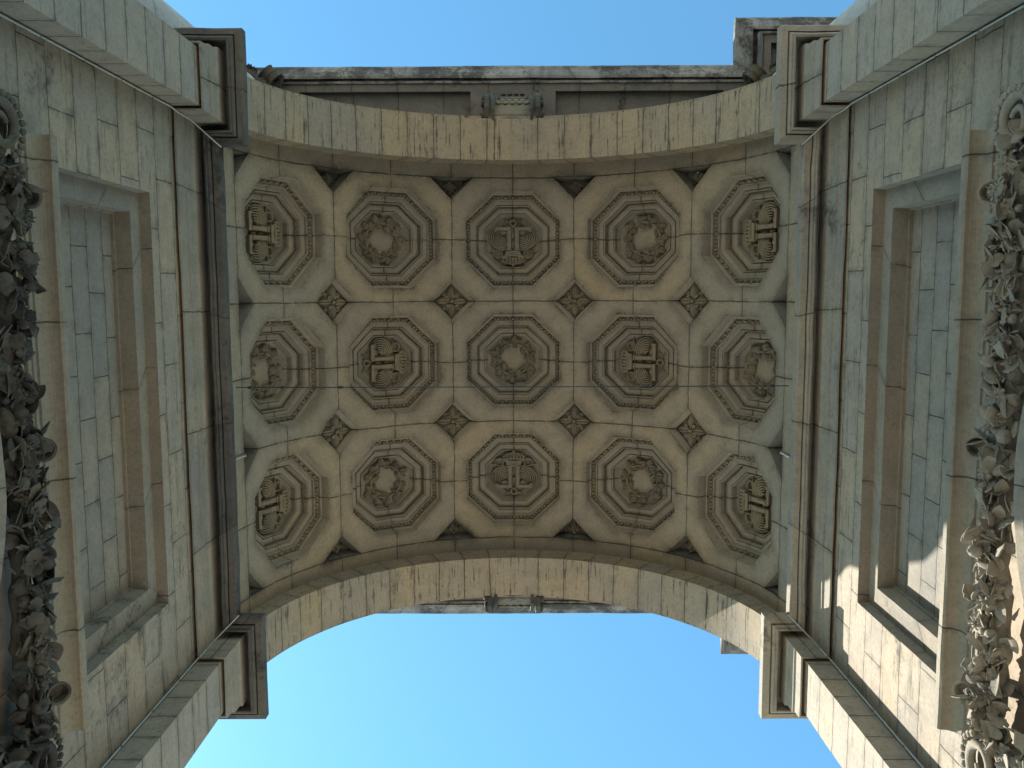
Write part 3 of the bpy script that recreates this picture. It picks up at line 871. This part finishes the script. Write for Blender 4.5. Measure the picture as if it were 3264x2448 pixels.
for x,y in ((-6.95,-6.3),(6.95,-6.3),(-6.95,6.3),(6.95,6.3),(9.25,-7.35),(9.25,7.35)): column(x,y)

# --- carved fruit and flower garlands on both side walls
def frame3(n,up):
    n=n.normalized(); u=up-n*up.dot(n); u.normalize(); return Matrix((u.cross(n),u,n)).transposed().to_4x4()
def rose(bm,c,D,r,rnd):
    F=frame3(D,Vector((.1,.3,1)))
    for ring_,(rr,k,tilt) in enumerate(((1.0,6,.35),(.68,5,.75),(.40,4,1.15))):
        for j in range(k):
            a=2*pi*j/k+ring_*.5+rnd.uniform(-.15,.15); rows=[]
            for i in range(5):
                t=i/4; rad=r*rr*(.15+.85*t)*cos(tilt*.8*t); h=r*.75*(.25*ring_+sin(tilt)*t*.9-.25*t*t)
                w=r*rr*.52*sin(pi*(.18+.68*t))
                row=[]
                for q in (-1,-.4,.4,1):
                    aa=a+q*w/max(.05,rad+.02)*.5
                    row.append(bm.verts.new(Vector(c)+F@Vector((rad*cos(aa),rad*sin(aa),h-.10*r*q*q+.12*r))))
                rows.append(row)
            for p,q in zip(rows,rows[1:]):
                for m in range(3): face(bm,[p[m],q[m],q[m+1],p[m+1]])
    blob(bm,Vector(c)+F@Vector((0,0,.25*r)),(r*.28,)*3,8,5)
    blob(bm,Vector(c)-F@Vector((0,0,.1*r)),(r*.75,r*.75,r*.4),8,5,F.to_3x3())
def bigleaf(bm,c,D,L,W,rnd,lobes=0):
    """free standing curved leaf with thickness, growing along D"""
    side=D.cross(Vector((rnd.uniform(-1,1),rnd.uniform(-1,1),rnd.uniform(-1,1)))).normalized(); N=side.cross(D).normalized()
    cur=rnd.uniform(-.2,.5); rows=[];rows2=[]; fold=rnd.uniform(.15,.4)
    for i in range(8):
        t=i/7; w=W*.5*sin(pi*min(1,.06+t*.92))**.8*(1+(.18*sin(t*lobes*6.28) if lobes else 0))
        p=Vector(c)+D*(L*t)+N*(cur*L*t*t)
        row=[p+side*w*q+N*(abs(q)*w*fold) for q in (-1,-.5,0,.5,1)]
        rows.append([bm.verts.new(v) for v in row]); rows2.append([bm.verts.new(v-N*.012) for v in row])
    for A in (rows,rows2):
        for p,q in zip(A,A[1:]):
            for m in range(4): face(bm,[p[m],q[m],q[m+1],p[m+1]])
    for A,B in zip(rows,rows[1:]):
        pass
    for i in range(7):
        for m in (0,4): face(bm,[rows[i][m],rows[i+1][m],rows2[i+1][m],rows2[i][m]])
for sx in (-1,1):
    rnd=random.Random(11+sx)
    G=None; MG=M_gar_shaded if sx<0 else M_gar
    def gp(y):  # centre line of the swag: wall x, drooping at the ends
        sag=.16*(1-(y/3.1)**2)
        return Vector((sx*(XW-.20),y,8.53+.05*sin(y*2.1)))
    # core branch
    bm=new()
    pts=[gp(-2.85+5.85*i/60)+Vector((0,rnd.uniform(-.02,.02),rnd.uniform(-.03,.03))) for i in range(61)]
    tube(bm,[p+Vector((sx*.02,0,-.05)) for p in pts],[.10+.015*sin(i*1.3) for i in range(61)],10)
    for e in (-1,1):
        q=[Vector((sx*(XW-.17-.02*sin(j*1.7)),e*(2.95+.02*j),8.6-j*.16)) for j in range(9)]
        tube(bm,q,[.08-.005*j for j in range(9)],8)
    G=part('garland',bm,MG,smooth=True)
    inward=Vector((-sx,0,0))
    fb=new()
    spots=[]
    for i in range(470):
        if i<370:
            y=rnd.uniform(-2.75,3.0); c=gp(y); ax=Vector((0,1,0))
        else:
            e=rnd.choice((-1,1)); j=rnd.uniform(0,1); c=Vector((sx*(XW-.18),e*(2.85+.15*j),8.5-1.3*j)); ax=Vector((0,0,1))
        a=rnd.uniform(0,2*pi); 
        rad=Vector((-sx*abs(cos(a))*1.0, 0 if ax.y else sin(a), sin(a) if ax.y else 0))
        if ax.y and sin(a)>.5: rad.z*=.6
        spots.append((c,ax,rad.normalized()))
    for i,(c,ax,rad) in enumerate(spots):
        D=(rad*rnd.uniform(.15,.75)+ax*rnd.choice((-1,1))*rnd.uniform(.4,1)+Vector((0,0,rnd.uniform(-.5,.3)))).normalized()
        bigleaf(fb,c+rad*rnd.uniform(.0,.18)+Vector((0,0,rnd.uniform(-.14,.08))),D,rnd.uniform(.15,.25),rnd.uniform(.11,.18),rnd,lobes=rnd.choice((0,0,2,3)))
    part('leaves',fb,MG,G,smooth=True,sharp=45)
    k=0
    for i in range(24):
        y=-2.75+i*.245+rnd.uniform(-.08,.08); c=gp(y); a=rnd.uniform(-.95,.45)
        D=Vector((-sx*cos(a),rnd.uniform(-.4,.4),sin(a)-.25)).normalized()
        bm=new(); rose(bm,c+D*.16,D,rnd.uniform(.09,.15),rnd); part('flower',bm,MG,G,smooth=True,sharp=50)
    for i in range(15):
        y=-2.8+i*.39+rnd.uniform(-.08,.08); c=gp(y); a=rnd.uniform(-1.3,.7)
        D=Vector((-sx*cos(a),rnd.uniform(-.3,.3),sin(a)-.15)).normalized(); r=rnd.uniform(.045,.085)
        bm=new(); q=c+D*rnd.uniform(.14,.22); blob(bm,q,(r,r,r*1.15),10,7,frame3(D,Vector((0,.2,1))).to_3x3()); blob(bm,q+D*r*1.05,(r*.35,r*.35,r*.3),6,4)
        part('fruit',bm,MG,G,smooth=True)
    for e in (-1,1):
        for i in range(4):
            c=Vector((sx*(XW-.30),e*(2.9+.1*rnd.random()),8.35-i*.3)); D=Vector((-sx,rnd.uniform(-.3,.3),-.5)).normalized()
            bm=new(); rose(bm,c,D,rnd.uniform(.10,.14),rnd); part('flower',bm,MG,G,smooth=True,sharp=50)
    # three round pegs hanging over it and a scroll at each end
    for y in (-2.5,.05,2.65):
        bm=new(); c=Vector((sx*(XW-.02),y,9.02)); D=Vector((-sx*.72,0,-.62)).normalized(); F=frame3(D,Vector((0,0,1)))
        prof=[(0,.10),(.25,.095),(.40,.085),(.46,.10),(.47,.125),(.45,.125),(.44,.10),(.36,.08)]
        rr=[[bm.verts.new(c+F@Vector((r*cos(2*pi*q/20),r*sin(2*pi*q/20),h))) for q in range(20)] for h,r in prof]
        for p,q in zip(rr,rr[1:]):
            for m in range(20): face(bm,[p[m],p[(m+1)%20],q[(m+1)%20],q[m]])
        face(bm,rr[-1])
        part('peg',bm,MG,G,smooth=True,sharp=40)
    for e in (-1,1):
        bm=new(); c=Vector((sx*(XW-.12),-3.12 if e<0 else 3.22,8.34))
        for off in (0,.12,.24):
            pts=[]
            for j in range(26):
                an=-pi/2+j*.36; r=.27-.0075*j
                pts.append(c+Vector((-sx*off,e*r*cos(an),r*sin(an))))
            tube(bm,pts,[.065-.0016*j for j in range(26)],7,up=Vector((1,0,0)))
        for j in range(14):
            an=-.9+j*.28; blob(bm,c+Vector((-sx*.28,e*.29*cos(an),.29*sin(an))),(.03,.04,.04),6,4)
        part('scroll',bm,MG,G,smooth=True,sharp=60)

# ------------------------------------------------------------------ small fittings, things of their own
def fit(name,bm,mat,label,cat,group=None,smooth=True):
    o=link(name,bm,mat,None,smooth=smooth,sharp=40); tag(o,label,cat,group); return o
words={(-1,-1):'upper left',(1,-1):'upper right',(-1,1):'lower left',(1,1):'lower right'}
for sx in (-1,1):
    for sy in (-1,1):
        bm=new(); x=sx*(XW-.035); y=sy*(YI-.035); z=2.0
        while z<13.3:
            z2=min(z+.92,13.34); tube(bm,[(x,y,z),(x,y,z2)],.013,8,up=Vector((0,1,0))); 
            z=z2+.05
        o=fit('conduit_line',bm,M_tube,f'thin pale tube up the wall corner at the {words[(sx,sy)]} of the photo','tube')
        c=new(); tube(c,[(x+sx*.02,y+sy*.015,2.0),(x+sx*.02,y+sy*.015,13.3),(sx*(XW-.10),sy*(YI-.10),13.42),(sx*(XW-.12),sy*(YI-.12),13.9),(sx*(XW-.32),sy*(YI-.32),13.98),(sx*(XW-.5),sy*(YI-.5),14.12)],.012,6)
        link('cable',c,M_tube,o,smooth=True)
bm=new(); tube(bm,[(-4.6+9.2*i/24,.02,14.36-.04*(1-((i-12)/12)**2)) for i in range(25)],.009,6)
w=fit('wire',bm,M_dark,'thin black wire stretched straight across the vault from one cornice to the other','wire')
for x in (-4.36,-3.82,-2.85,4.3):
    bm=new(); tube(bm,[(x-.05,.02,14.345),(x-.02,.02,14.345),(x+.02,.02,14.345),(x+.05,.02,14.345)],[.012,.026,.026,.012],8)
    link('turnbuckle',bm,M_dark,w,smooth=True)
for sx,nm in ((-1,'left'),(1,'right')):
    D=Vector((-sx*.9,-.25 if sx<0 else -.45,.12)).normalized(); base=Vector((sx*4.66,1.22,14.40))
    bm=new(); tube(bm,[base,base+D*.07,base+D*.073,base+D*.15],[.032,.032,.024,.024],12)
    o=fit('spotlight',bm,M_steel,f'small silver cylindrical spotlight perched on the {nm} cornice edge','spotlight','spotlights on the cornices')
    bm=new(); tube(bm,[base+Vector((0,0,-.09)),base],.012,6); link('bracket',bm,M_dark,o)
    bm=new(); tube(bm,[base+D*.152,base+D*.168],.029,12); link('lamp_head',bm,M_steel,o,smooth=True,sharp=30)

# ------------------------------------------------------------------ ground
k=NT('pale_paving'); P=k.pos(); br=k.n.new('ShaderNodeTexBrick'); k.set(br.inputs['Vector'],P)
br.inputs['Color1'].default_value=(.46,.41,.33,1); br.inputs['Color2'].default_value=(.38,.345,.29,1); br.inputs['Mortar'].default_value=(.20,.18,.15,1)
br.inputs['Scale'].default_value=1; br.inputs['Brick Width'].default_value=.6; br.inputs['Row Height'].default_value=.4; br.inputs['Mortar Size'].default_value=.008
c=k.mix(k.ramp(k.noise(P,1.5,6),.35,.7,0,.35),br.outputs[0],(.30,.27,.22)); k.set(k.b.inputs['Base Color'],c); k.b.inputs['Roughness'].default_value=.85
bm=new(); S=2500
face(bm,[bm.verts.new(p) for p in ((-S,-S,GZ),(S,-S,GZ),(S,S,GZ),(-S,S,GZ))],[(0,0),(1,0),(1,1),(0,1)])
g=link('ground',bm,k.m); tag(g,'pale stone paving under and around the arch',None,None,'structure')

# ------------------------------------------------------------------ light
SD=Vector((-.616,.37,.788)).normalized()      # towards the sun
el=math.asin(SD.z); az=atan2(SD.x,SD.y)
w=bpy.data.worlds.new('World'); SC.world=w; w.use_nodes=True; n=w.node_tree.nodes; n.clear()
sky=n.new('ShaderNodeTexSky'); sky.sky_type='NISHITA'; sky.sun_disc=False; sky.sun_elevation=el; sky.sun_rotation=az
sky.altitude=50; sky.air_density=1.0; sky.dust_density=.15; sky.ozone_density=1.0
bg=n.new('ShaderNodeBackground'); bg.inputs['Strength'].default_value=.108
tint=n.new('ShaderNodeMix'); tint.data_type='RGBA'; tint.blend_type='MULTIPLY'; tint.inputs[0].default_value=1; tint.inputs[7].default_value=(.60,1.0,.98,1)
ou=n.new('ShaderNodeOutputWorld'); w.node_tree.links.new(sky.outputs[0],tint.inputs[6]); w.node_tree.links.new(tint.outputs[2],bg.inputs[0]); w.node_tree.links.new(bg.outputs[0],ou.inputs[0])
L=bpy.data.lights.new('sun','SUN'); L.energy=4.4; L.angle=radians(.53); L.color=(1,.95,.86)
lo=bpy.data.objects.new('sun',L); COL.objects.link(lo); lo.rotation_euler=SD.to_track_quat('Z','Y').to_euler(); lo.location=(0,0,60)

# ------------------------------------------------------------------ camera
f,a,b,c_,cx,cy=1873.04,.104,.0061,-.0037,.0871,-1.5237
def rot(a,b,c):
    return Matrix(((cos(c),-sin(c),0),(sin(c),cos(c),0),(0,0,1)))@Matrix(((1,0,0),(0,cos(a),-sin(a)),(0,sin(a),cos(a))))@Matrix(((cos(b),0,sin(b)),(0,1,0),(-sin(b),0,cos(b))))
Mr=rot(a,b,c_)
cam=bpy.data.cameras.new('camera'); co=bpy.data.objects.new('camera',cam); COL.objects.link(co)
cam.sensor_width=36; cam.lens=36*f/2212; cam.clip_start=.05; cam.clip_end=6000
R4=Matrix((Mr[0],-Mr[1],-Mr[2])).transposed().to_4x4()
co.matrix_world=Matrix.Translation((cx,cy,0))@R4
SC.camera=co
SC.view_settings.view_transform='Standard'; SC.view_settings.look='None'; SC.view_settings.gamma=1; SC.view_settings.use_curve_mapping=False
SC.view_settings.exposure=1.74
SC.cycles.max_bounces=8; SC.cycles.diffuse_bounces=6
SC.render.resolution_x=1024; SC.render.resolution_y=768
